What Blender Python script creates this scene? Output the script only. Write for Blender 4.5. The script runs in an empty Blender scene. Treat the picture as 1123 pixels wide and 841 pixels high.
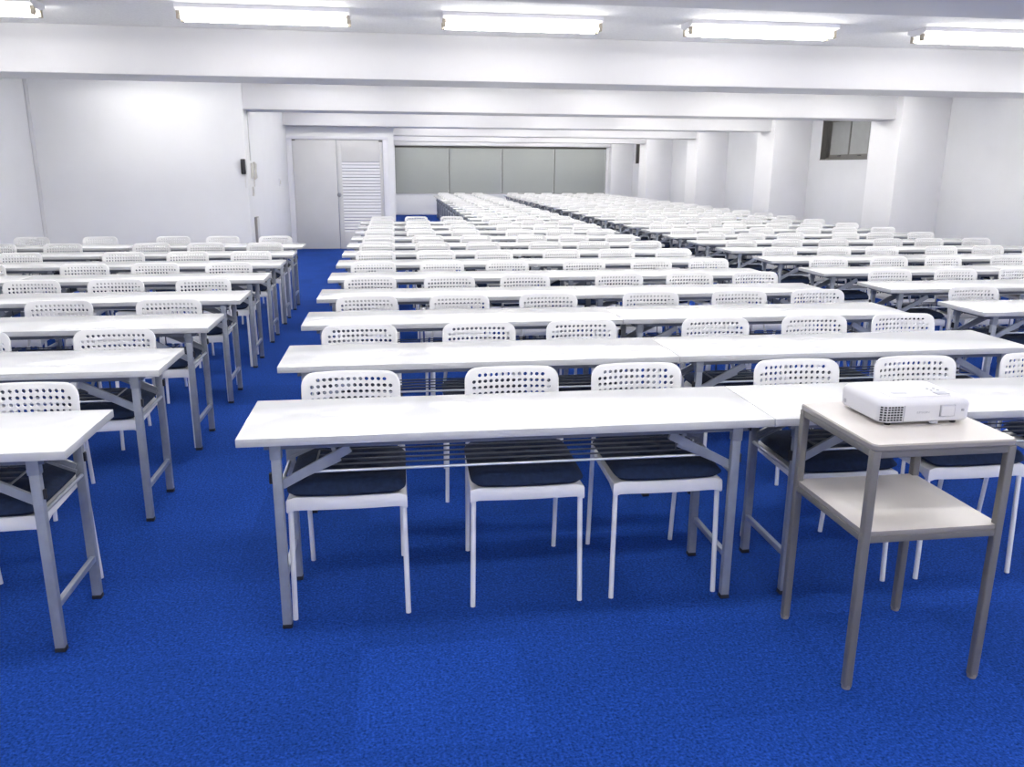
import bpy, bmesh, math, random
from mathutils import Vector, Matrix
random.seed(7)
PI = math.pi
S = bpy.context.scene
C = S.collection

# ---------------------------------------------------------------- materials
def mat(name, col, rough=.5, metal=0., spec=.5, coat=0., emit=None, es=0.):
    m = bpy.data.materials.new(name); m.use_nodes = True
    b = m.node_tree.nodes['Principled BSDF']
    b.inputs['Base Color'].default_value = (*col, 1)
    b.inputs['Roughness'].default_value = rough
    b.inputs['Metallic'].default_value = metal
    b.inputs['Specular IOR Level'].default_value = spec
    b.inputs['Coat Weight'].default_value = coat
    b.inputs['Coat Roughness'].default_value = .08
    if emit:
        b.inputs['Emission Color'].default_value = (*emit, 1)
        b.inputs['Emission Strength'].default_value = es
    return m

def noisy(m, scale, amount, bump=0., detail=3., bscale=None, bdist=.002):
    """multiply the base colour by a gentle noise, add bump"""
    nt = m.node_tree; N = nt.nodes; L = nt.links; b = N['Principled BSDF']
    tc = N.new('ShaderNodeTexCoord')
    n = N.new('ShaderNodeTexNoise'); n.inputs['Scale'].default_value = scale; n.inputs['Detail'].default_value = detail
    L.new(tc.outputs['Object'], n.inputs['Vector'])
    mr = N.new('ShaderNodeMapRange'); mr.inputs['From Min'].default_value = .3; mr.inputs['From Max'].default_value = .7
    mr.inputs['To Min'].default_value = 1 - amount; mr.inputs['To Max'].default_value = 1 + amount
    L.new(n.outputs['Fac'], mr.inputs['Value'])
    mx = N.new('ShaderNodeVectorMath'); mx.operation = 'SCALE'
    mx.inputs[0].default_value = b.inputs['Base Color'].default_value[:3]
    L.new(mr.outputs['Result'], mx.inputs['Scale']); L.new(mx.outputs['Vector'], b.inputs['Base Color'])
    if bump:
        n2 = N.new('ShaderNodeTexNoise'); n2.inputs['Scale'].default_value = bscale or scale * 4
        L.new(tc.outputs['Object'], n2.inputs['Vector'])
        bp = N.new('ShaderNodeBump'); bp.inputs['Strength'].default_value = bump; bp.inputs['Distance'].default_value = bdist
        L.new(n2.outputs['Fac'], bp.inputs['Height']); L.new(bp.outputs['Normal'], b.inputs['Normal'])
    return m

M = {}
M['wall'] = noisy(mat('wall_paint', (.77, .775, .80), .55, spec=.3), 3, .012, .12, bscale=120)
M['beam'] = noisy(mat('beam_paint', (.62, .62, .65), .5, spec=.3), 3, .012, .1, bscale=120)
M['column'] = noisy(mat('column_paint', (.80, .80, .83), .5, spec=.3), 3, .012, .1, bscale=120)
M['ceil'] = noisy(mat('ceiling_board', (.80, .80, .81), .8, spec=.2), 60, .05, .3, bscale=90)
M['top'] = noisy(mat('table_laminate', (.77, .78, .80), .13, spec=.5, coat=.0), 5, .006)
M['edge'] = noisy(mat('table_edge_band', (.50, .51, .53), .35), 20, .02)
M['rail'] = noisy(mat('dark_grey_rail', (.15, .17, .22), .4, metal=.25), 20, .05)
M['wire'] = noisy(mat('dark_wire', (.085, .095, .13), .4, metal=.3), 20, .05)
M['under'] = noisy(mat('shaded_table_backing', (.07, .075, .10), .7), 20, .05)  # dark backing colour; shade below the tables is painted into it
M['frame'] = noisy(mat('grey_steel', (.29, .315, .37), .38, metal=.25), 30, .06)
M['steel'] = noisy(mat('bright_steel', (.45, .48, .54), .3, metal=.6), 30, .04)
M['rubber'] = noisy(mat('black_plastic', (.012, .013, .02), .5), 40, .1)
M['plastic'] = noisy(mat('white_plastic', (.84, .84, .86), .3), 12, .01)
M['legw'] = noisy(mat('white_enamel', (.88, .88, .90), .3), 12, .01)
M['cush'] = noisy(mat('navy_cushion_cloth', (.010, .020, .056), .85, spec=.2), 60, .25, .5, bscale=500)
M['cart'] = noisy(mat('cart_steel', (.175, .168, .162), .4, metal=.2), 25, .04)
M['carttop'] = noisy(mat('cart_laminate', (.60, .565, .545), .3), 8, .03)
M['cartedge'] = noisy(mat('cart_edge_band', (.25, .235, .23), .45), 8, .03)
M['proj'] = noisy(mat('projector_shell', (.60, .60, .64), .35), 20, .01)
M['projgrey'] = noisy(mat('projector_grey', (.36, .37, .43), .4), 20, .02)
M['lampbody'] = noisy(mat('lamp_body_white', (.85, .85, .88), .4), 20, .01)
M['socket'] = noisy(mat('lamp_socket', (.45, .40, .33), .5), 20, .05)
M['tube'] = mat('fluorescent_tube', (.9, .9, .9), .4, emit=(1.0, .975, .915), es=39.)
M['door'] = noisy(mat('door_paint', (.60, .60, .61), .45), 4, .015)
M['doorframe'] = noisy(mat('door_frame_paint', (.72, .72, .77), .45), 4, .01)
M['metal'] = noisy(mat('knob_metal', (.30, .30, .31), .35, metal=.6), 30, .05)
M['blind'] = noisy(mat('blind_cloth', (.315, .335, .33), .7), 40, .02)
M['alu'] = noisy(mat('aluminium_frame', (.16, .155, .145), .4, metal=.3), 30, .04)
M['glass'] = noisy(mat('frosted_pane', (.36, .37, .365), .25), 5, .04)
M['bone'] = noisy(mat('phone_cream', (.62, .60, .57), .4), 20, .02)

def carpet():
    m = mat('carpet_tiles', (.01, .05, .3), 1.0, spec=.04)
    nt = m.node_tree; N = nt.nodes; L = nt.links; b = N['Principled BSDF']
    tc = N.new('ShaderNodeTexCoord')
    mp = N.new('ShaderNodeVectorMath'); mp.operation = 'SCALE'; mp.inputs['Scale'].default_value = 2.0
    L.new(tc.outputs['Object'], mp.inputs[0])
    off = N.new('ShaderNodeVectorMath'); off.operation = 'ADD'; off.inputs[1].default_value = (.3, .15, 0)
    L.new(mp.outputs['Vector'], off.inputs[0])
    fl = N.new('ShaderNodeVectorMath'); fl.operation = 'FLOOR'; L.new(off.outputs['Vector'], fl.inputs[0])
    wn = N.new('ShaderNodeTexWhiteNoise'); wn.noise_dimensions = '2D'; L.new(fl.outputs['Vector'], wn.inputs['Vector'])
    t = N.new('ShaderNodeMapRange'); t.inputs['To Min'].default_value = .90; t.inputs['To Max'].default_value = 1.08
    L.new(wn.outputs['Value'], t.inputs['Value'])
    def noise(sc, lo, hi, det=2.):
        n = N.new('ShaderNodeTexNoise'); n.inputs['Scale'].default_value = sc; n.inputs['Detail'].default_value = det
        L.new(tc.outputs['Object'], n.inputs['Vector'])
        r = N.new('ShaderNodeMapRange'); r.inputs['From Min'].default_value = .3; r.inputs['From Max'].default_value = .7
        r.inputs['To Min'].default_value = lo; r.inputs['To Max'].default_value = hi
        L.new(n.outputs['Fac'], r.inputs['Value']); return n, r
    n1, r1 = noise(125, .5, 1.55, 4.); n2, r2 = noise(55, .86, 1.14); n3, r3 = noise(2.2, .93, 1.07)
    def mul(a, bb):
        x = N.new('ShaderNodeMath'); x.operation = 'MULTIPLY'; L.new(a, x.inputs[0]); L.new(bb, x.inputs[1]); return x.outputs[0]
    f = mul(mul(mul(r1.outputs[0], r2.outputs[0]), r3.outputs[0]), t.outputs[0])
    sc = N.new('ShaderNodeVectorMath'); sc.operation = 'SCALE'; sc.inputs[0].default_value = (.0100, .042, .232)
    L.new(f, sc.inputs['Scale']); L.new(sc.outputs['Vector'], b.inputs['Base Color'])
    bp = N.new('ShaderNodeBump'); bp.inputs['Strength'].default_value = .5; bp.inputs['Distance'].default_value = .004
    L.new(n1.outputs['Fac'], bp.inputs['Height']); L.new(bp.outputs['Normal'], b.inputs['Normal'])
    b.inputs['Sheen Weight'].default_value = .03
    b.inputs['Sheen Tint'].default_value = (.3, .5, 1, 1)
    return m
M['carpet'] = carpet()

# ---------------------------------------------------------------- mesh helpers
def box(bm, x0, x1, y0, y1, z0, z1, bev=0., seg=2, mi=0):
    r = bmesh.ops.create_cube(bm, size=1)
    vs = r['verts']
    for v in vs:
        v.co = Vector(((x0 + x1) / 2 + v.co.x * (x1 - x0), (y0 + y1) / 2 + v.co.y * (y1 - y0), (z0 + z1) / 2 + v.co.z * (z1 - z0)))
    fs = set(f for v in vs for f in v.link_faces)
    for f in fs: f.material_index = mi
    if bev:
        es = list(set(e for v in vs for e in v.link_edges))
        bmesh.ops.bevel(bm, geom=es, offset=bev, segments=seg, affect='EDGES', profile=.5)
    return bm

def bar(bm, a, b, w, h, up=Vector((0, 0, 1)), mi=0):
    """a square bar from a to b, w across, h along up"""
    a = Vector(a); b = Vector(b); d = (b - a); n = d.normalized()
    s = n.cross(up)
    if s.length < 1e-4: s = n.cross(Vector((0, 1, 0)))
    s.normalize(); u = s.cross(n).normalized()
    vs = []
    for p in (a, b):
        for i, j in ((-1, -1), (1, -1), (1, 1), (-1, 1)):
            vs.append(bm.verts.new(p + s * (i * w / 2) + u * (j * h / 2)))
    for q in ((0, 1, 2, 3), (7, 6, 5, 4), (0, 4, 5, 1), (1, 5, 6, 2), (2, 6, 7, 3), (3, 7, 4, 0)):
        f = bm.faces.new([vs[k] for k in q]); f.material_index = mi
    return bm

def tube(bm, pts, r, n=10, mi=0):
    pts = [Vector(p) for p in pts]; rings = []
    ref = None
    for i, p in enumerate(pts):
        if i == 0: t = pts[1] - p
        elif i == len(pts) - 1: t = p - pts[i - 1]
        else: t = (pts[i + 1] - p).normalized() + (p - pts[i - 1]).normalized()
        t.normalize()
        if ref is None:
            ref = t.cross(Vector((0, 0, 1)))
            if ref.length < .2: ref = t.cross(Vector((0, 1, 0)))
        ref = (ref - t * ref.dot(t)).normalized(); w = t.cross(ref)
        rr = r[i] if isinstance(r, (list, tuple)) else r
        rings.append([bm.verts.new(p + ref * math.cos(2 * PI * k / n) * rr + w * math.sin(2 * PI * k / n) * rr) for k in range(n)])
    for a, b in zip(rings, rings[1:]):
        for k in range(n):
            f = bm.faces.new((a[k], a[(k + 1) % n], b[(k + 1) % n], b[k])); f.material_index = mi
    for ring in (list(reversed(rings[0])), rings[-1]):
        f = bm.faces.new(ring); f.material_index = mi
    return bm

def lathe(bm, prof, cen, axis='z', n=24, mi=0):
    rings = []
    for (r, h) in prof:
        ring = []
        for k in range(n):
            a = 2 * PI * k / n
            if axis == 'z': o = Vector((r * math.cos(a), r * math.sin(a), h))
            elif axis == 'y': o = Vector((r * math.cos(a), h, r * math.sin(a)))
            else: o = Vector((h, r * math.cos(a), r * math.sin(a)))
            ring.append(bm.verts.new(Vector(cen) + o))
        rings.append(ring)
    for a, b in zip(rings, rings[1:]):
        for k in range(n): bm.faces.new((a[k], a[(k + 1) % n], b[(k + 1) % n], b[k]))
    bm.faces.new(rings[0]); bm.faces.new(rings[-1])
    return bm

def rrect(w, h, r, seg=6, sub=0.03):
    """outline points of a rounded rectangle centred on 0"""
    pts = []
    for cx, cy, a0 in ((w / 2 - r, h / 2 - r, 0), (-w / 2 + r, h / 2 - r, 90), (-w / 2 + r, -h / 2 + r, 180), (w / 2 - r, -h / 2 + r, 270)):
        for k in range(seg + 1):
            a = math.radians(a0 + 90 * k / seg); pts.append((cx + r * math.cos(a), cy + r * math.sin(a)))
    out = []
    for i, p in enumerate(pts):
        q = pts[(i + 1) % len(pts)]; out.append(p)
        d = math.hypot(q[0] - p[0], q[1] - p[1]); k = int(d / sub)
        for j in range(1, k): out.append((p[0] + (q[0] - p[0]) * j / k, p[1] + (q[1] - p[1]) * j / k))
    return out

def slab(bm, w, d, r, z0, z1, bev=.002, mi=0, cx=0, cy=0):
    """rounded-corner horizontal slab with eased edges"""
    loops = []
    for z, ins in ((z0, bev), (z0 + bev, 0), (z1 - bev, 0), (z1, bev)):
        pts = rrect(w - 2 * ins, d - 2 * ins, max(r - ins, .001), 5, 10)
        loops.append([bm.verts.new((x + cx, y + cy, z)) for x, y in pts])
    n = len(loops[0])
    for a, b in zip(loops, loops[1:]):
        for k in range(n):
            f = bm.faces.new((a[k], a[(k + 1) % n], b[(k + 1) % n], b[k])); f.material_index = mi
    bm.faces.new(list(reversed(loops[0]))); bm.faces.new(loops[-1])
    return bm

def B(): return bmesh.new()

def mk(name, bm, mats, parent=None, ang=35, loc=None):
    me = bpy.data.meshes.new(name)
    bmesh.ops.recalc_face_normals(bm, faces=bm.faces[:])
    bm.to_mesh(me); bm.free()
    if not isinstance(mats, (list, tuple)): mats = [mats]
    for m in mats: me.materials.append(m)
    me.polygons.foreach_set('use_smooth', [True] * len(me.polygons))
    me.set_sharp_from_angle(angle=math.radians(ang))
    o = bpy.data.objects.new(name, me); C.objects.link(o)
    if parent: o.parent = parent
    if loc: o.location = loc
    return o

def tag(o, label, cat, group=None):
    o['label'] = label; o['category'] = cat
    if group: o['group'] = group
    return o

def thing(name, label, cat, loc=(0, 0, 0), group=None):
    o = bpy.data.objects.new(name, None); o.empty_display_size = .1; C.objects.link(o); o.location = loc
    return tag(o, label, cat, group)

def struct(name, bm, m, parent=None, **k):
    o = mk(name, bm, m, parent, **k)
    if parent is None: o['kind'] = 'structure'
    return o

def copy_tree(o, parent=None):
    c = o.copy(); C.objects.link(c)
    if parent: c.parent = parent
    for ch in kids[o.name] if o.name in kids else []:
        copy_tree(ch, c)
    return c
kids = {}
def index_kids(o):
    """remember a prototype's tree before copying starts"""
    kids[o.name] = [x for x in C.objects if x.parent == o]
    for x in kids[o.name]: index_kids(x)

def joined(root, name):
    """one mesh out of a prototype's whole tree, for copies too small to show parts"""
    bm = bmesh.new(); mats = []
    def rec(o):
        if o.type == 'MESH':
            tmp = o.data.copy()
            idx = []
            for m in o.data.materials:
                if m not in mats: mats.append(m)
                idx.append(mats.index(m))
            for p in tmp.polygons: p.material_index = idx[p.material_index]
            bm.from_mesh(tmp); bpy.data.meshes.remove(tmp)
        for ch in kids.get(o.name, []): rec(ch)
    rec(root)
    me = bpy.data.meshes.new(name); bm.to_mesh(me); bm.free()
    for m in mats: me.materials.append(m)
    return me

# ---------------------------------------------------------------- camera (fixed pose in the room)
cam = bpy.data.cameras.new('camera'); co = bpy.data.objects.new('camera', cam); C.objects.link(co)
S.camera = co
PITCH, YAW, ROLL = map(math.radians, (14.692, 8.154, -.354))
cam.sensor_fit = 'HORIZONTAL'; cam.sensor_width = 36; cam.lens = 896.5 / 1123 * 36
cam.clip_start = .05; cam.clip_end = 100
cy, sy, cp, sp, cr, sr = math.cos(YAW), math.sin(YAW), math.cos(PITCH), math.sin(PITCH), math.cos(ROLL), math.sin(ROLL)
right0 = Vector((cy, -sy, 0)); fwd = Vector((sy * cp, cy * cp, -sp)); up0 = Vector((sy * sp, cy * sp, cp))
right = right0 * cr - up0 * sr; up = right0 * sr + up0 * cr
mw = Matrix((right, up, -fwd)).transposed().to_4x4(); mw.translation = Vector((0, 0, 1.5285))
co.matrix_world = mw

# ---------------------------------------------------------------- the room
YB = -4.7          # wall behind the photographer
YE = 28.66         # far wall
XR, XC = 8.22, 7.45
XL = -4.63
ZC, ZB = 2.66, 2.28
T = .15
struct('floor', box(B(), XL - T, XR + T, YB - T, YE + T, -.1, 0), M['carpet'])
struct('ceiling', box(B(), XL - T, XR + T, YB - T, YE + T, ZC, ZC + .1), M['ceil'])
struct('wall_left', box(B(), XL - T, XL, YB - T, 11.85 + T, 0, ZC), M['wall'])
struct('wall_recess', box(B(), XL - T, -1.95, 11.85, 11.85 + T, 0, ZC), M['wall'])
struct('wall_side', box(B(), -1.95 - T, -1.95, 11.85 + T, 16.4 + T, 0, ZC), M['wall'])
struct('wall_inner', box(B(), .04 - T, .04, 16.4 + T, YE + T, 0, ZC), M['wall'])
struct('wall_near', box(B(), XL - T, XR + T, YB - T, YB, 0, ZC), M['wall'])
# narrow rounded cover strip in the left corner
struct('trim_1', tube(B(), [(XL + .012, 11.838, 0), (XL + .012, 11.838, ZC)], .03, 12), M['beam'])

def wall_with_holes(name, x0, x1, y0, y1, holes, m):
    """wall along Y, holes = [(ya, yb, za, zb)]"""
    bm = B(); y = y0
    for ya, yb, za, zb in holes:
        box(bm, x0, x1, y, ya, 0, ZC); box(bm, x0, x1, ya, yb, 0, za); box(bm, x0, x1, ya, yb, zb, ZC); y = yb
    box(bm, x0, x1, y, y1, 0, ZC)
    return struct(name, bm, m)
W2, W3 = (13.80, 15.44, 1.745, 2.5), (26.35, 27.98, 1.745, 2.5)
wall_with_holes('wall_right', XR, XR + .22, YB - T, YE + T, [W2, W3], M['wall'])
# far wall with the long window opening
bm = B(); wx0, wx1, wz0, wz1 = .10, 7.36, .70, 2.27
box(bm, .04, XR + T, YE, YE + T, 0, wz0); box(bm, .04, wx0, YE, YE + T, wz0, ZC)
box(bm, wx1, XR + T, YE, YE + T, wz0, ZC); box(bm, wx0, wx1, YE, YE + T, wz1, ZC)
struct('wall_far', bm, M['wall'])
# door wall with its opening
dx0, dx1, dz = -1.862, -.160, 2.058
bm = B()
box(bm, -1.95, dx0, 16.4, 16.4 + T, 0, ZC); box(bm, dx1, .04, 16.4, 16.4 + T, 0, ZC); box(bm, dx0, dx1, 16.4, 16.4 + T, dz, ZC)
struct('wall_door', bm, M['wall'])

# beams and the columns that carry them
BY = [3.51, 7.68, 11.86, 16.03, 20.2, 24.37, 28.46]
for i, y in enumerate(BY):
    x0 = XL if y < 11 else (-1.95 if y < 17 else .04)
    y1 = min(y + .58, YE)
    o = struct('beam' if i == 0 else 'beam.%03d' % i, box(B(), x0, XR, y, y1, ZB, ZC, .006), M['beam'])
for i, y in enumerate([-.66] + BY):
    y0 = y - .16; y1 = min(y0 + .78, YE)
    if y == -.66: struct('beam.%03d' % 7, box(B(), XL, XR, y, y + .58, ZB, ZC, .006), M['beam'])
    struct('column' if i == 0 else 'column.%03d' % i, box(B(), XC, XR, y0, y1, 0, ZC, .006), M['column'])

# low skirting
def skirt(name, *a): struct(name, box(B(), *a, .002), M['doorframe'])
skirt('baseboard_far', .04, XC, YE - .01, YE, 0, .06)
skirt('baseboard_left', XL, XL + .01, YB, 11.85, 0, .06)
skirt('baseboard_right', XR - .01, XR, YB, YE, 0, .06)

# long window, four bays
bm = B()
for x in (wx0, wx0 + 1.815, wx0 + 3.63, wx0 + 5.445, wx1 - .04):
    box(bm, x, x + .04, YE + .03, YE + .10, wz0, wz1)
box(bm, wx0, wx1, YE + .03, YE + .10, wz0, wz0 + .04); box(bm, wx0, wx1, YE + .03, YE + .10, wz1 - .04, wz1)
win = struct('window_1', bm, M['alu'])
for k in range(4):
    x = wx0 + 1.815 * k + .04
    mk('pane', box(B(), x, x + 1.775, YE + .06, YE + .07, wz0 + .04, wz1 - .04), M['glass'], win)
mk('window_sill', box(B(), wx0 - .02, wx1 + .02, YE - .02, YE + .03, wz0 - .03, wz0, .003), M['doorframe'], win)
names4 = ['leftmost', 'second from left', 'second from right', 'rightmost']
for k in range(4):
    x = wx0 + 1.815 * k + .012
    w = 1.79
    t = thing('roller_blind', 'grey-green pulled-down roller blind on the far wall window, %s of the four' % names4[k], 'window blind', (x + w / 2, YE + .012, wz0 + .01), 'roller blinds on the far window')
    bm = B(); h = wz1 - wz0 - .08; nx = 14
    vs = [[bm.verts.new((-w / 2 + w * i / nx, (-.004 if i % 2 else .0), z)) for i in range(nx + 1)] for z in (.02, h)]
    vb = [[bm.verts.new((-w / 2 + w * i / nx, (-.004 if i % 2 else .0) + .002, z)) for i in range(nx + 1)] for z in (.02, h)]
    for i in range(nx):
        bm.faces.new((vs[0][i], vs[0][i + 1], vs[1][i + 1], vs[1][i])); bm.faces.new((vb[0][i], vb[0][i + 1], vb[1][i + 1], vb[1][i]))
    mk('blind_cloth', bm, M['blind'], t)
    mk('bottom_rail', tube(B(), [(-w / 2, 0, .014), (w / 2, 0, .014)], .012), M['blind'], t)
    mk('roller', tube(B(), [(-w / 2, 0, h + .02), (w / 2, 0, h + .02)], .024, 14), M['alu'], t)
    mk('pull_cord', tube(B(), [(w / 2 - .03, -.02, h), (w / 2 - .03, -.02, .12), (w / 2 - .03, -.02, .06)], [.003, .003, .009], 6), M['lampbody'], t)

# high sliding windows in the right wall
for n, (ya, yb, za, zb) in ((2, W2), (3, W3)):
    xf = XR + .10; bm = B(); ym = (ya + yb) / 2
    for a, b_, c, d in ((ya, ya + .04, za, zb), (yb - .04, yb, za, zb), (ya, yb, za, za + .04), (ya, yb, zb - .04, zb)):
        box(bm, xf, xf + .08, a, b_, c, d)
    w = struct('window_%d' % n, bm, M['alu'])
    for s, (a, b_) in enumerate(((ya + .04, ym + .03), (ym - .03, yb - .04))):
        xs = xf + .01 + .03 * s; bm = B()
        for p, q, r, u in ((a, a + .035, za + .04, zb - .04), (b_ - .035, b_, za + .04, zb - .04), (a, b_, za + .04, za + .085), (a, b_, zb - .075, zb - .04)):
            box(bm, xs, xs + .025, p, q, r, u)
        sash = mk('sash', bm, M['alu'], w)
        mk('pane', box(B(), xs + .01, xs + .016, a + .03, b_ - .03, za + .08, zb - .07), M['glass'], sash)
        mk('sash_handle', box(B(), xs - .012, xs, (a + b_) / 2 - .06, (a + b_) / 2 + .06, za + .055, za + .07, .003), M['rubber'], sash)
    bm = B()
    for a, b_, c, d in ((ya - .004, ya + .008, za, zb), (yb - .008, yb + .004, za, zb), (ya, yb, zb - .008, zb + .004)):
        box(bm, XR - .003, xf, a, b_, c, d)
    mk('window_frame', bm, M['alu'], w)
    mk('window_sill', box(B(), XR - .008, xf, ya - .01, yb + .01, za - .015, za + .004, .002), M['alu'], w)

# double door: plain leaf and louvred leaf
yd = 16.4
bm = B()
box(bm, dx0 - .09, dx0 + .008, yd - .03, yd + .1, 0, dz - .008, .002); box(bm, dx1 - .008, dx1 + .09, yd - .03, yd + .1, 0, dz - .008, .002)
box(bm, dx0 - .09, dx1 + .09, yd - .03, yd + .1, dz - .008, dz + .05, .002)
door = struct('door_1', bm, M['doorframe'])
xm = (dx0 + dx1) / 2 - .03
mk('door_leaf', box(B(), dx0 + .012, xm - .004, yd + .005, yd + .045, .008, dz - .012, .003), M['door'], door)
lx0, lx1, lz0, lz1 = xm + .09, dx1 - .075, .32, 1.645
bm = B()
box(bm, xm + .004, lx0, yd + .005, yd + .045, .008, dz - .012, .002); box(bm, lx1, dx1 - .012, yd + .005, yd + .045, .008, dz - .012, .002)
box(bm, lx0, lx1, yd + .005, yd + .045, .008, lz0, .002); box(bm, lx0, lx1, yd + .005, yd + .045, lz1, dz - .012, .002)
leaf = mk('door_leaf', bm, M['door'], door)
leaf['label'] = 'door leaf with horizontal louvres'
bm = B(); nl = 23
for k in range(nl):
    z = lz0 + (lz1 - lz0) * (k + .5) / nl; h = (lz1 - lz0) / nl
    bar(bm, (lx0, yd + .022, z), (lx1, yd + .022, z), .050, .006, Vector((0, -.9, .42)).normalized())
mk('louvre_panel', bm, M['doorframe'], leaf)
kb = mk('door_knob', lathe(B(), [(.001, -.075), (.028, -.07), (.036, -.052), (.030, -.035), (.014, -.028), (.014, -.01), (.040, -.008), (.040, .0)], (xm + .02, yd + .005, 1.03), 'y', 20), M['metal'], leaf)
bm = B(); box(bm, dx0 + .012, dx0 + .07, yd - .034, yd + .004, dz - .035, dz - .012, .003); mk('door_closer', bm, M['alu'], door)
bm = B(); box(bm, dx1 - .08, dx1 - .012, yd - .034, yd + .004, dz - .045, dz - .012, .003); mk('door_closer', bm, M['alu'], door)

# wall fittings by the corner
t = thing('wall_phone', 'black handset hanging on the wall corner left of the white intercom', 'telephone', (-1.995, 11.85, 1.44))
mk('base', box(B(), -.03, .03, -.02, 0, .0, .2, .005), M['rubber'], t)
bm = B(); box(bm, -.028, .03, -.05, -.02, .0, .2, .012); mk('handset', bm, M['rubber'], t)
bm = B(); tube(bm, [(.02 + .006 * math.cos(k * 1.5), -.03 + .006 * math.sin(k * 1.5), -.0 - k * .0045) for k in range(40)], .0025, 5); mk('cord', bm, M['bone'], t)
t = thing('intercom', 'cream intercom handset on the side wall right of the black handset', 'intercom', (-1.95, 12.20, 1.3))
mk('base', box(B(), 0, .03, -.06, .06, .08, .29, .006), M['bone'], t)
bm = B(); tube(bm, [(.035, 0, .07), (.06, 0, .10), (.058, 0, .18), (.06, 0, .27), (.035, 0, .3)], [.016, .022, .013, .022, .016], 10); mk('handset', bm, M['bone'], t)
bm = B(); tube(bm, [(.03 + .008 * math.cos(k * 1.5), .008 * math.sin(k * 1.5), .07 - k * .003) for k in range(34)], .003, 5); mk('cord', bm, M['bone'], t)
t = thing('wall_switch', 'small beige switch plate just below the cream intercom', 'switch', (-1.95, 12.22, 1.14))
mk('plate', box(B(), 0, .012, -.05, .05, 0, .13, .003), M['bone'], t); mk('rocker', box(B(), .012, .018, -.02, .02, .03, .1, .002), M['bone'], t)
t = thing('wall_switch', 'pale switch plate on the side wall beside the double door', 'switch', (-1.95, 15.1, 1.22))
mk('plate', box(B(), 0, .012, -.06, .06, 0, .13, .003), M['doorframe'], t); mk('rocker', box(B(), .012, .018, -.02, .02, .03, .1, .002), M['bone'], t)
t = thing('wall_panel_box', 'tall grey box low on the side wall behind the last left row', 'box', (-1.95, 12.25, .42))
mk('body', box(B(), 0, .035, -.09, .09, 0, .43, .004), M['cartedge'], t); mk('cover', box(B(), .035, .042, -.08, .08, .01, .42, .003), M['door'], t)
tag(mk('cable_conduit', tube(B(), [(-1.945, 12.15, 1.62), (-1.945, 12.15, ZB)], .008, 8), M['door']), 'thin grey cable conduit rising from the intercom to the beam', 'conduit')

# ---------------------------------------------------------------- ceiling lights (twin bare tubes)
def make_lamp():
    t = bpy.data.objects.new('fluorescent_light', None); C.objects.link(t)
    bm = B(); L = .615
    prof = [(-.125, 0), (-.125, -.030), (-.03, -.058), (.03, -.058), (.125, -.030), (.125, 0)]
    a = [bm.verts.new((-L, y, z)) for y, z in prof]; b_ = [bm.verts.new((L, y, z)) for y, z in prof]
    for k in range(6): bm.faces.new((a[k], a[(k + 1) % 6], b_[(k + 1) % 6], b_[k]))
    bm.faces.new(a); bm.faces.new(b_)
    mk('housing', bm, M['lampbody'], t)
    for s in (-1, 1):
        mk('tube', tube(B(), [(-.585, s * .062, -.082), (.585, s * .062, -.082)], .0155, 8), M['tube'], t)
        for e in (-1, 1):
            bm = B(); box(bm, e * .6 - .014, e * .6 + .014, s * .062 - .018, s * .062 + .018, -.100, -.02, .004)
            mk('socket', bm, M['socket'], t)
    return t
lamp0 = make_lamp(); index_kids(lamp0)
LX = [-3.07, -.89, 1.02, 2.95, 4.92, 6.66]
seen = ['partly cut off at the left edge of the photo', 'longest in view, left of centre', 'just right of centre', 'third complete one from the left', 'cut off at the right edge of the photo']
first = True
for j, yb in enumerate([BY[0], BY[1], -.66] + BY[2:]):  # lamps behind the camera are unseen, added to brighten surfaces facing it
    for dy in (.98, 2.72):
        for i, x in enumerate(LX):
            y = yb - dy
            if yb > 11.9 and x < -1.3: continue
            if yb > 16.1 and x < .6: continue
            o = lamp0 if first else copy_tree(lamp0); first = False
            o.location = (x, y, ZC)
            if j == 1 and dy < 1 and i < 5:
                tag(o, 'glowing twin-tube ceiling light, ' + seen[i], 'ceiling light', 'ceiling lights in the front row')
            else:
                tag(o, 'twin-tube ceiling light hidden by a beam, or an unseen one added behind the camera', 'ceiling light', 'ceiling lights hidden behind beams')

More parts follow.
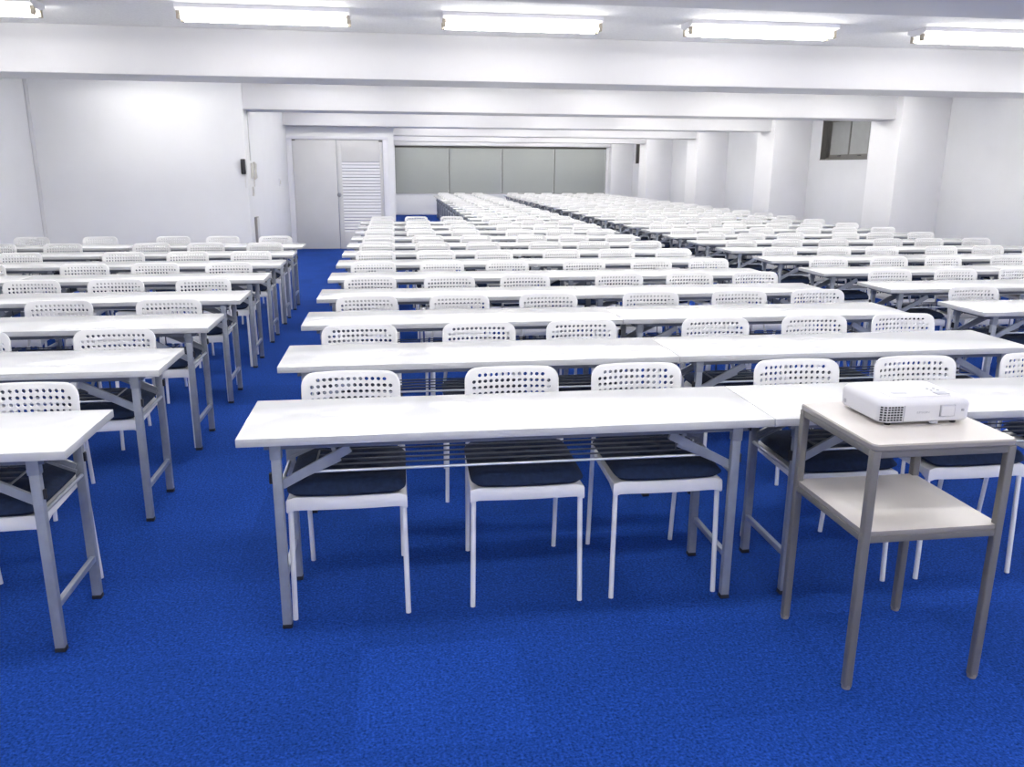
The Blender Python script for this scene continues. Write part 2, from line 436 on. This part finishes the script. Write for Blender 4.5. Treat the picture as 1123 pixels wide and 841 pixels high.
# ---------------------------------------------------------------- the folding table
def make_table():
    t = bpy.data.objects.new('folding_table', None); C.objects.link(t)
    bm = B(); box(bm, -.899, .899, -.225, .225, .672, .70, .0025, 2)
    bmesh.ops.recalc_face_normals(bm, faces=bm.faces[:])
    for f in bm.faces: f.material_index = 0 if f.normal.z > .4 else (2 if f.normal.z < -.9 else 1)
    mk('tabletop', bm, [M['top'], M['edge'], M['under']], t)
    bm = B()
    for s in (-1, 1):
        box(bm, -.82, .82, s * .175 - .01, s * .175 + .01, .648, .672)
        box(bm, s * .80 - .014, s * .80 + .014, -.165, .165, .645, .672)
    box(bm, -.012, .012, -.165, .165, .652, .672)
    mk('apron', bm, M['rail'], t)
    for ex in (-1, 1):
        for ey in (-1, 1):
            bm = B(); x = ex * .785; y = ey * .172
            box(bm, x - .0155, x + .0155, y - .013, y + .013, .014, .655, .003)
            lg = mk('leg', bm, M['frame'], t)
            mk('foot_cap', box(B(), x - .0165, x + .0165, y - .014, y + .014, 0, .014, .002), M['rubber'], lg)
            # swivel bracket and black catch high on the leg
            bm = B(); box(bm, x - .0185, x + .0185, y - .015, y + .015, .612, .665, .003); mk('bracket', bm, M['frame'], lg)
            mk('catch', box(B(), x + ex * .0155, x + ex * .024, y - .007, y + .007, .53, .562, .002), M['rubber'], lg)
            # folding brace: broad channel and a thin link
            bm = B()
            bar(bm, (x - ex * .01, y - ey * .02, .514), (x - ex * .235, y - ey * .02, .634), .012, .030)
            bar(bm, (x - ex * .004, y - ey * .028, .503), (x - ex * .20, y - ey * .028, .590), .006, .010)
            bar(bm, (x - ex * .20, y - ey * .028, .585), (x - ex * .17, y - ey * .028, .655), .006, .012)
            mk('brace', bm, M['frame'], t)
        mk('crossbar', tube(B(), [(ex * .790, -.17, .482), (ex * .790, .17, .482)], .007, 8), M['steel'], t)
        mk('crossbar', box(B(), ex * .790 - .009, ex * .790 + .009, -.165, .165, .150, .172, .002), M['steel'], t)
    bm = B()
    for y in (-.08, -.03, .02, .07): tube(bm, [(-.67, y, .551), (.67, y, .551)], .0032, 6)
    for x in (-.67, .67): tube(bm, [(x, -.13, .551), (x, .07, .551)], .0035, 6)
    for x in (-.60, .60):
        for y in (-.08, .07): tube(bm, [(x, y, .551), (x, y, .645)], .003, 6)
    mk('wire_shelf', bm, M['wire'], t)
    mk('stay_rod', tube(B(), [(-.69, -.135, .549), (.69, -.135, .549)], .0055, 8), M['steel'], t)
    return t

# ---------------------------------------------------------------- the chair
def back_panel():
    """curved perforated plate: lattice cells with eight-sided holes inside a rounded rim"""
    W, H, th = .374, .215, .0075
    nc, nr = 14, 7; dx, dz_ = .0229, .0245; rh = .0080
    gx0 = -nc / 2 * dx; gz1 = H / 2 - .0195
    bm = B(); cache = {}
    def v2(x, z):
        k = (round(x, 5), round(z, 5))
        if k not in cache: cache[k] = bm.verts.new((x, z, 0))
        return cache[k]
    for r in range(nr):
        for c in range(nc):
            xa, xb = gx0 + c * dx, gx0 + (c + 1) * dx; zb, za = gz1 - r * dz_, gz1 - (r + 1) * dz_
            xm_, zm = (xa + xb) / 2, (za + zb) / 2
            outer = [v2(xb, zm), v2(xb, zb), v2(xm_, zb), v2(xa, zb), v2(xa, zm), v2(xa, za), v2(xm_, za), v2(xb, za)]
            if (r in (0, nr - 1)) and c in (0, nc - 1):
                bm.faces.new(outer); continue
            inner = [bm.verts.new((xm_ + rh * math.cos(PI / 4 * k), zm + rh * math.sin(PI / 4 * k), 0)) for k in range(8)]
            for k in range(8): bm.faces.new((outer[k], outer[(k + 1) % 8], inner[(k + 1) % 8], inner[k]))
    # perimeter of the lattice, walked counter-clockwise, joined to the rounded outline
    gz0 = gz1 - nr * dz_; gx1 = -gx0; per = []
    for k in range(2 * nc): per.append((gx0 + k * dx / 2, gz0))
    for k in range(2 * nr): per.append((gx1, gz0 + k * dz_ / 2))
    for k in range(2 * nc): per.append((gx1 - k * dx / 2, gz1))
    for k in range(2 * nr): per.append((gx0, gz1 - k * dz_ / 2))
    R = .048
    def outline(x, z, ins):
        hw, hh, R_ = W / 2 - ins, H / 2 - ins, R - ins
        # stretch the lattice rectangle onto the outline, corners pulled onto the arc
        fx, fz = x / gx1, (z - (gz0 + gz1) / 2) / ((gz1 - gz0) / 2)
        px_, pz_ = fx * hw, fz * hh
        ax, az = hw - R_, hh - R_
        if abs(px_) > ax and abs(pz_) > az:
            dxx, dzz = abs(px_) - ax, abs(pz_) - az
            m_ = math.hypot(dxx, dzz); t_ = R_ / m_
            px_, pz_ = math.copysign(ax + dxx * t_, px_), math.copysign(az + dzz * t_, pz_)
        return px_, pz_
    n = len(per); ring0 = [v2(x, z) for x, z in per]
    for ins in (.010, .0022, 0):
        ring1 = []
        for (x, z) in per:
            a, b_ = outline(x, z, ins)
            ring1.append(bm.verts.new((a, b_, -.0018 if ins == 0 else 0)))
        for k in range(n): bm.faces.new((ring0[k], ring0[(k + 1) % n], ring1[(k + 1) % n], ring1[k]))
        ring0 = ring1
    bmesh.ops.recalc_face_normals(bm, faces=bm.faces[:])
    r = bmesh.ops.duplicate(bm, geom=bm.faces[:])
    vm = {k: v for k, v in r['vert_map'].items()} if 'vert_map' in r else {}
    for f in [g for g in r['geom'] if isinstance(g, bmesh.types.BMFace)]: f.normal_flip()
    for v in [g for g in r['geom'] if isinstance(g, bmesh.types.BMVert)]: v.co.z = -th - v.co.z
    # close the rim and the hole walls
    bm.verts.index_update(); bm.edges.ensure_lookup_table()
    done = [(e, [vm[v] for v in e.verts]) for e in bm.edges if len(e.link_faces) == 1 and all(v in vm for v in e.verts) and e.verts[0].co.z > -th / 2]
    for e, (a, b_) in done:
        v0, v1 = e.verts
        try: bm.faces.new((v0, v1, b_, a))
        except ValueError: pass
    for v in bm.verts:
        x, z, n_ = v.co.x, v.co.y, v.co.z
        y = .206 + .030 * (1 - (x / .18) ** 2) + (z + .1075) * .12 - n_
        v.co = Vector((x, y, .665 + z))
    return bm

def make_chair():
    t = bpy.data.objects.new('stacking_chair', None); C.objects.link(t)
    mk('backrest', back_panel(), M['plastic'], t, ang=50)
    # seat: moulded pan, gently dished, with a turned-down front lip
    bm = B(); nx, ny = 16, 16; W = .40; D = .40; th = .012
    def P(i, j, low):
        u = i / nx * 2 - 1; v = j / ny
        sx = W / 2 * (1 - .07 * v)
        r = .10
        x = u * sx; y = -.222 + v * D
        # rounded rear corners
        if v > .85: x *= 1 - .10 * ((v - .85) / .15) ** 2
        z = .457 - .008 * (1 - u * u) * math.sin(PI * min(1, v * 1.0))
        z -= .004 * (1 - u ** 2) * (1 - v)
        e = max(abs(u), 0); z -= .010 * max(0, e - .86) / .14
        if low: z -= th
        return Vector((x, y, z))
    top = [[bm.verts.new(P(i, j, False)) for i in range(nx + 1)] for j in range(ny + 1)]
    # skirt ring rows below the edge
    ring = [(j, i) for i, j in [(i, 0) for i in range(nx + 1)]] + [(j, nx) for j in range(1, ny + 1)] + [(ny, i) for i in range(nx - 1, -1, -1)] + [(j, 0) for j in range(ny - 1, 0, -1)]
    for j in range(ny):
        for i in range(nx): bm.faces.new((top[j][i], top[j][i + 1], top[j + 1][i + 1], top[j + 1][i]))
    prev = [top[j][i] for j, i in ring]
    for out, dzz in ((.003, -.006), (.004, -.040), (.001, -.047), (-.012, -.047), (-.012, -.015)):
        cur = []
        for (j, i) in ring:
            p = P(i, j, False); c = Vector((0, -.02, p.z)); d = Vector((p.x, p.y + .02, 0)).normalized()
            fall = (1, .8, .6, .48)[min(j, 3)] if dzz < -.02 else 1
            cur.append(bm.verts.new(p + d * out + Vector((0, 0, dzz * fall))))
        for k in range(len(ring)): bm.faces.new((prev[k], prev[(k + 1) % len(ring)], cur[(k + 1) % len(ring)], cur[k]))
        prev = cur
    bm.faces.new(prev)
    mk('seat', bm, M['plastic'], t, ang=40)
    for s in (-1, 1):
        mk('leg', tube(B(), [(s * .196, -.222, .0), (s * .190, -.205, .435)], .0092, 12), M['legw'], t)
        mk('leg', tube(B(), [(s * .180, .228, .0), (s * .181, .186, .44)], .0092, 12), M['legw'], t)
        mk('back_upright', tube(B(), [(s * .181, .186, .43), (s * .180, .183, .49), (s * .170, .197, .56), (s * .160, .222, .63)], .0085, 10), M['legw'], t)
    # tufted pad
    bm = B(); nx = ny = 26; hw = .200; hd = .203
    tufts = [(-.33, -.33), (.33, -.33), (-.33, .33), (.33, .33), (0, 0), ]
    lay = []
    for sgn in (1, -1):
        g = []
        for j in range(ny + 1):
            row = []
            for i in range(nx + 1):
                u = i / nx * 2 - 1; v = j / ny * 2 - 1
                # superellipse mapping
                a = max(abs(u), abs(v)); l = math.hypot(u, v) or 1
                k = a / l
                k2 = 1 / ((abs(u / l) ** 12 + abs(v / l) ** 12) ** (1 / 12)) if a > 0 else 0
                X = u / l * k2 * a * hw if l else 0; Y = v / l * k2 * a * hd
                h = max(0, 1 - a ** 6) ** .5
                z = sgn * (.031 if sgn > 0 else .026) * h
                if sgn > 0:
                    for tx, ty in tufts:
                        d2 = (u - tx) ** 2 + (v - ty) ** 2; z -= .020 * math.exp(-d2 / .018) + .004 * math.exp(-d2 / .10)
                row.append(bm.verts.new((X, -.040 + Y, .483 + z - (.012 * max(0, -v) ** 3 * (1 - .5 * u * u)))))
            g.append(row)
        for j in range(ny):
            for i in range(nx): bm.faces.new((g[j][i], g[j][i + 1], g[j + 1][i + 1], g[j + 1][i]))
    bmesh.ops.remove_doubles(bm, verts=bm.verts[:], dist=.0005)
    mk('cushion', bm, M['cush'], t, ang=80)
    return t

ORD = ['front', 'second', 'third', 'fourth', 'fifth', 'sixth', 'seventh', 'eighth', 'ninth', 'tenth', 'eleventh', 'twelfth', 'thirteenth',
       'fourteenth', 'fifteenth', 'sixteenth', 'seventeenth', 'eighteenth', 'nineteenth', 'twentieth', 'twenty-first', 'twenty-second',
       'twenty-third', 'twenty-fourth', 'twenty-fifth', 'twenty-sixth']
SEAT = ['first', 'second', 'third', 'fourth', 'fifth', 'sixth']

yM = [2.54, 3.52, 4.48, 5.43, 6.40, 7.36, 8.27, 9.17, 10.12, 11.12, 12.13, 13.10] + [14.07 + .965 * k for k in range(14)]
yL = [2.49, 3.52, 4.48, 5.43, 6.45, 7.42, 8.33, 9.20]
yR = [4.48, 5.46, 6.42, 7.40, 8.36, 9.30, 10.25] + [11.22 + .965 * k for k in range(17)]
xM, xL, xR = -.517, -1.0, 3.552
# measured seat centres per row (metres); rows not listed use the usual spacing
cM = {0: [-.20, .44, .965, 1.63, 2.16, 2.74], 1: [-.19, .41, .95, 1.67, 2.23, 2.76], 2: [-.18, .39, .95, 1.61, 2.21, 2.77],
      3: [-.20, .39, .95, 1.67, 2.22, 2.76], 4: [-.20, .39, .96, 1.62, 2.22, 2.75], 5: [-.22, .39, .96, 1.61, 2.17, 2.75],
      6: [-.18, .40, .94, 1.61, 2.15, 2.74], 7: [-.19, .39, .95, 1.56, 2.13, 2.70], 8: [-.22, .34, .91, 1.55, 2.15, 2.69],
      9: [-.22, .34, .96, 1.60, 2.15, 2.72]}
cL = {0: [-1.33, -1.95], 1: [-1.34, -1.99, -2.56], 2: [-1.33, -1.94, -2.52], 3: [-1.32, -1.92, -2.54, -3.22], 4: [-1.35, -1.93, -2.53, -3.24],
      5: [-1.33, -1.90, -2.54, -3.35], 6: [-1.34, -1.93, -2.51, -3.32, -3.94], 7: [-1.35, -1.93, -2.51, -3.24, -3.96]}
cR = {0: [3.89, 4.47, 5.03, 5.7, 6.25, 6.8], 1: [3.87, 4.45, 5.02, 5.68, 6.22, 6.8], 2: [3.88, 4.48, 5.04, 5.66, 6.24, 6.8],
      3: [3.89, 4.48, 5.04, 5.66, 6.22, 6.81], 4: [3.86, 4.44, 5.01, 5.69, 6.21, 6.81], 5: [3.90, 4.43, 4.95, 5.70, 6.17, 6.73],
      6: [3.87, 4.43, 5.00, 5.65, 6.21, 6.79]}

chair0 = make_chair(); index_kids(chair0); table0 = make_table(); index_kids(table0)
chair_far = joined(chair0, 'stacking_chair'); table_far = joined(table0, 'folding_table')
FAR = 13.5
used = {'c': False, 't': False}
def place(kind, loc, rz, label, cat, group):
    proto, far, nm = (chair0, chair_far, 'stacking_chair') if kind == 'c' else (table0, table_far, 'folding_table')
    if loc[1] > FAR:
        o = bpy.data.objects.new(nm, far); C.objects.link(o)
    elif not used[kind]:
        o = proto; used[kind] = True
    else: o = copy_tree(proto)
    o.location = loc; o.rotation_euler = (0, 0, rz)
    tag(o, label, cat, group)
    return o

def jit(s): return random.uniform(-s, s)
def clear(x, x0):
    """keep the chair legs inside the table legs"""
    for c in (0, 1.8):
        a, b_ = x0 + c + .115 + .219, x0 + c + 1.685 - .219
        if x0 + c <= x < x0 + c + 1.8: return min(max(x, a), b_)
    return x
def chairs(cen, row, y, ri, block, nb):
    for k, x in enumerate(cen):
        x = clear(x, {'middle': xM, 'left': xL - 3.6, 'right': xR}[block])
        lab = 'white hole-backed chair with navy cushion, %s seat from %s in %s row of %s block' % (SEAT[k], nb, ORD[ri], block)
        place('c', (x, y + .322 + jit(.010), 0), math.radians(jit(.8)), lab, 'chair', 'chairs of the %s block' % block)

# block in the middle
for r, y in enumerate(yM):
    two = r < 12
    cols = [0, 1] if two else [1]
    for c in cols:
        side = 'left' if c == 0 else 'right'
        if two: lab = 'white-topped folding table, %s one of the pair in the %s row of middle block' % (side, ORD[r])
        else: lab = 'single white folding table of the narrow far part of middle block, %s row' % ORD[r]
        place('t', (xM + .9 + 1.8 * c, y + .225, 0), 0, lab, 'table', 'folding tables of the middle block')
    cen = cM.get(r) or [b_ + jit(.035) for b_ in (-.20, .37, .95, 1.60, 2.16, 2.73)]
    if two: chairs(cen, r, y, r, 'middle', 'left')
    else:
        for k, x in enumerate(cen[3:]):
            x = clear(x, xM)
            lab = 'white hole-backed chair, %s of three at the single table in %s row of middle block' % (['left', 'middle', 'right'][k], ORD[r])
            place('c', (x, y + .322 + jit(.010), 0), math.radians(jit(.8)), lab, 'chair', 'chairs of the middle block')
# block on the left
for r, y in enumerate(yL):
    for c in (0, 1):
        if c == 1 and r < 3: continue
        side = 'aisle' if c == 0 else 'wall'
        place('t', (xL - .9 - 1.8 * c, y + .225, 0), 0, 'white-topped folding table, %s-side one in the %s row of left block' % (side, ORD[r]), 'table', 'folding tables of the left block')
    chairs(cL[r], r, y, r, 'left', 'aisle')
# block on the right
for r, y in enumerate(yR):
    for c in (0, 1):
        side = 'aisle' if c == 0 else 'wall'
        place('t', (xR + .9 + 1.8 * c, y + .225, 0), 0, 'white-topped folding table, %s-side one in the %s row of right block' % (side, ORD[r]), 'table', 'folding tables of the right block')
    cen = cR.get(r) or [b_ + jit(.035) for b_ in (3.88, 4.45, 5.02, 5.67, 6.22, 6.79)]
    chairs(cen, r, y, r, 'right', 'aisle')

# ---------------------------------------------------------------- projector stand
cx, cyy = 1.5375, 2.222
t = thing('projector_stand', 'grey-beige two-tier steel stand carrying the projector before the front row', 'stand', (cx, cyy, 0))
TW, TD, TZ = .450, .440, .787
bm = slab(B(), TW, TD, .022, TZ - .020, TZ, .004)
bmesh.ops.recalc_face_normals(bm, faces=bm.faces[:])
for f in bm.faces: f.material_index = 0 if f.normal.z > .9 else 1
mk('top_shelf', bm, [M['carttop'], M['cartedge']], t)
LX_, LY_ = .2105, .2035
bm = B()
for s in (-1, 1):
    box(bm, -LX_, LX_, s * LY_ - .0095, s * LY_ + .0095, TZ - .042, TZ - .0205, .001)
    box(bm, s * LX_ - .0095, s * LX_ + .0095, -LY_, LY_, TZ - .042, TZ - .0205, .001)
mk('top_frame', bm, M['cart'], t)
SZ = .520
bm = B(); box(bm, -LX_ - .006, LX_ + .006, -LY_ - .008, LY_ + .008, SZ - .016, SZ, .002)
bmesh.ops.recalc_face_normals(bm, faces=bm.faces[:])
for f in bm.faces: f.material_index = 0 if f.normal.z > .9 else 1
mk('lower_shelf', bm, [M['carttop'], M['cartedge']], t)
bm = B()
for s in (-1, 1):
    box(bm, -LX_, LX_, s * LY_ - .0095, s * LY_ + .0095, SZ - .036, SZ - .0165, .001)
    box(bm, s * LX_ - .0095, s * LX_ + .0095, -LY_, LY_, SZ - .036, SZ - .0165, .001)
mk('shelf_frame', bm, M['cart'], t)
for sx in (-1, 1):
    for sy_ in (-1, 1):
        x, y = sx * LX_, sy_ * LY_
        lg = mk('leg', box(B(), x - .0125, x + .0125, y - .0125, y + .0125, .006, TZ - .0205, .004, 3), M['cart'], t)
        mk('foot_cap', lathe(B(), [(.013, 0), (.0135, .004), (.0135, .014)], (x, y, 0), n=16), M['cartedge'], lg)

# ---------------------------------------------------------------- projector
px, py, pz = 1.572, 2.278, TZ
t = thing('projector', 'white projector with dark vent grille resting on the stand top', 'projector', (px, py, pz))
W, D = .300, .234
bm = B()
# shell as stacked rounded outlines
levels = [(.008, .020, .006), (.010, .006, 0.0), (.016, .001, 0), (.058, .000, 0), (.066, .002, 0), (.074, .008, 0), (.0785, .018, 0), (.080, .030, 0)]
loops = []
for z, ins, _ in levels:
    pts = rrect(W - 2 * ins, D - 2 * ins, max(.026 - ins * .3, .008), 6, 10)
    loops.append([bm.verts.new((x, y + .004 * math.cos(x / W * PI) * (-1 if y < 0 else 0), z + (.002 if z > .06 else 0))) for x, y in pts])
n = len(loops[0])
for a, b_ in zip(loops, loops[1:]):
    for k in range(n): bm.faces.new((a[k], a[(k + 1) % n], b_[(k + 1) % n], b_[k]))
bm.faces.new(list(reversed(loops[0]))); bm.faces.new(loops[-1])
mk('shell', bm, M['proj'], t, ang=30)
yf = -D / 2 - .0035   # front face
# vent grille: rows of dark slots at the left front corner
bm = B()
for r in range(6):
    for c in range(5):
        x = -W / 2 + .024 + c * .0098; z = .020 + (5 - r) * .0078
        yy = yf - .0002 + .003 * (1 - math.cos(x / W * PI))
        bar(bm, (x, yy, z), (x + .0066, yy, z), .0016, .0046)
for r in range(6):
    for c in range(2):
        a = math.radians(180 + 44 + c * 24)
        x = -W / 2 + .026 + .0262 * math.cos(a); y = -D / 2 + .026 + .0262 * math.sin(a); z = .020 + (5 - r) * .0078
        d = Vector((-math.sin(a), math.cos(a), 0)) * .0036
        p = Vector((x, y - .0012, z)); bar(bm, p - d, p + d, .0022, .0046)
mk('vent_grille', bm, M['rubber'], t)
# lens cover outline, seams
def frame_rect(bm, x0, x1, z0, z1, w, y):
    for a in ((x0, x1, z0, z0 + w), (x0, x1, z1 - w, z1), (x0, x0 + w, z0, z1), (x1 - w, x1, z0, z1)):
        box(bm, a[0], a[1], y - .0006, y + .004, a[2], a[3])
bm = B(); frame_rect(bm, .042, .090, .026, .062, .0006, yf + .0004); box(bm, -.075, -.0744, yf - .0006, yf + .004, .014, .064)
mk('seam_lines', bm, M['projgrey'], t)
mk('lens_cover', box(B(), .044, .088, yf - .0022, yf + .004, .028, .060, .001), M['proj'], t)
bm = B(); lathe(bm, [(.0001, -.001), (.004, -.001), (.004, .002)], (.117, yf + .0005, .045), 'y', 16); mk('ir_sensor', bm, M['projgrey'], t)
# maker's name on the front
cu = bpy.data.curves.new('lettering', 'FONT'); cu.body = 'EPSON'; cu.size = .0115; cu.extrude = .0004; cu.align_x = 'CENTER'; cu.space_character = 1.05
ob = bpy.data.objects.new('tmp', cu); C.objects.link(ob)
me = bpy.data.meshes.new_from_object(ob.evaluated_get(bpy.context.evaluated_depsgraph_get()))
bpy.data.objects.remove(ob)
me.transform(Matrix.Translation((-.014, yf - .0008, .039)) @ Matrix.Rotation(PI / 2, 4, 'X') @ Matrix.Diagonal((1.15, .8, 1, 1)))
me.materials.clear(); me.materials.append(M['projgrey'])
lo = bpy.data.objects.new('lettering', me); C.objects.link(lo); lo.parent = t
# top details: raised lid plate, focus slider, buttons
bm = slab(B(), .205, .185, .02, .0805, .0832, .001, cx=.0, cy=.002); mk('lamp_cover', bm, M['proj'], t)
bm = B(); box(bm, .058, .098, -.078, -.05, .083, .0852, .0008); mk('zoom_slider', bm, M['projgrey'], t)
bm = B()
for k in range(4): lathe(bm, [(.0045, 0), (.0045, .0015), (.003, .002)], (.062 + (k % 2) * .022 + .006, -.03 + (k // 2) * .02, .083), n=12)
lathe(bm, [(.004, 0), (.004, .0015)], (.1, -.02, .0805), n=12)
mk('buttons', bm, M['projgrey'], t)
bm = slab(B(), .05, .022, .008, .0831, .0837, .0003, cx=-.05, cy=-.045); mk('badge_plate', bm, M['projgrey'], t)
for (fx, fy) in ((.105, -.095), (-.11, .09), (.11, .09), (-.11, -.095)):
    mk('foot', lathe(B(), [(.009, 0), (.010, .004), (.006, .0095)], (fx, fy, 0), n=14), M['rubber'], t)
mk('foot_lever', box(B(), .018, .040, yf + .001, yf + .02, .004, .012, .001), M['projgrey'], t)
bm = B()
for k, z in enumerate((.028,)): lathe(bm, [(.0001, -.0008), (.007, -.0008), (.007, .002)], (-W / 2 + .0006, .08, z), 'x', 14)
mk('security_slot', bm, M['projgrey'], t)

# ---------------------------------------------------------------- world and view
w = bpy.data.worlds.new('world'); S.world = w; w.use_nodes = True
w.node_tree.nodes['Background'].inputs['Color'].default_value = (.6, .7, .9, 1)
w.node_tree.nodes['Background'].inputs['Strength'].default_value = .3
S.view_settings.view_transform = 'Standard'; S.view_settings.look = 'None'
S.view_settings.exposure = 0.0; S.view_settings.gamma = 1; S.view_settings.use_curve_mapping = False
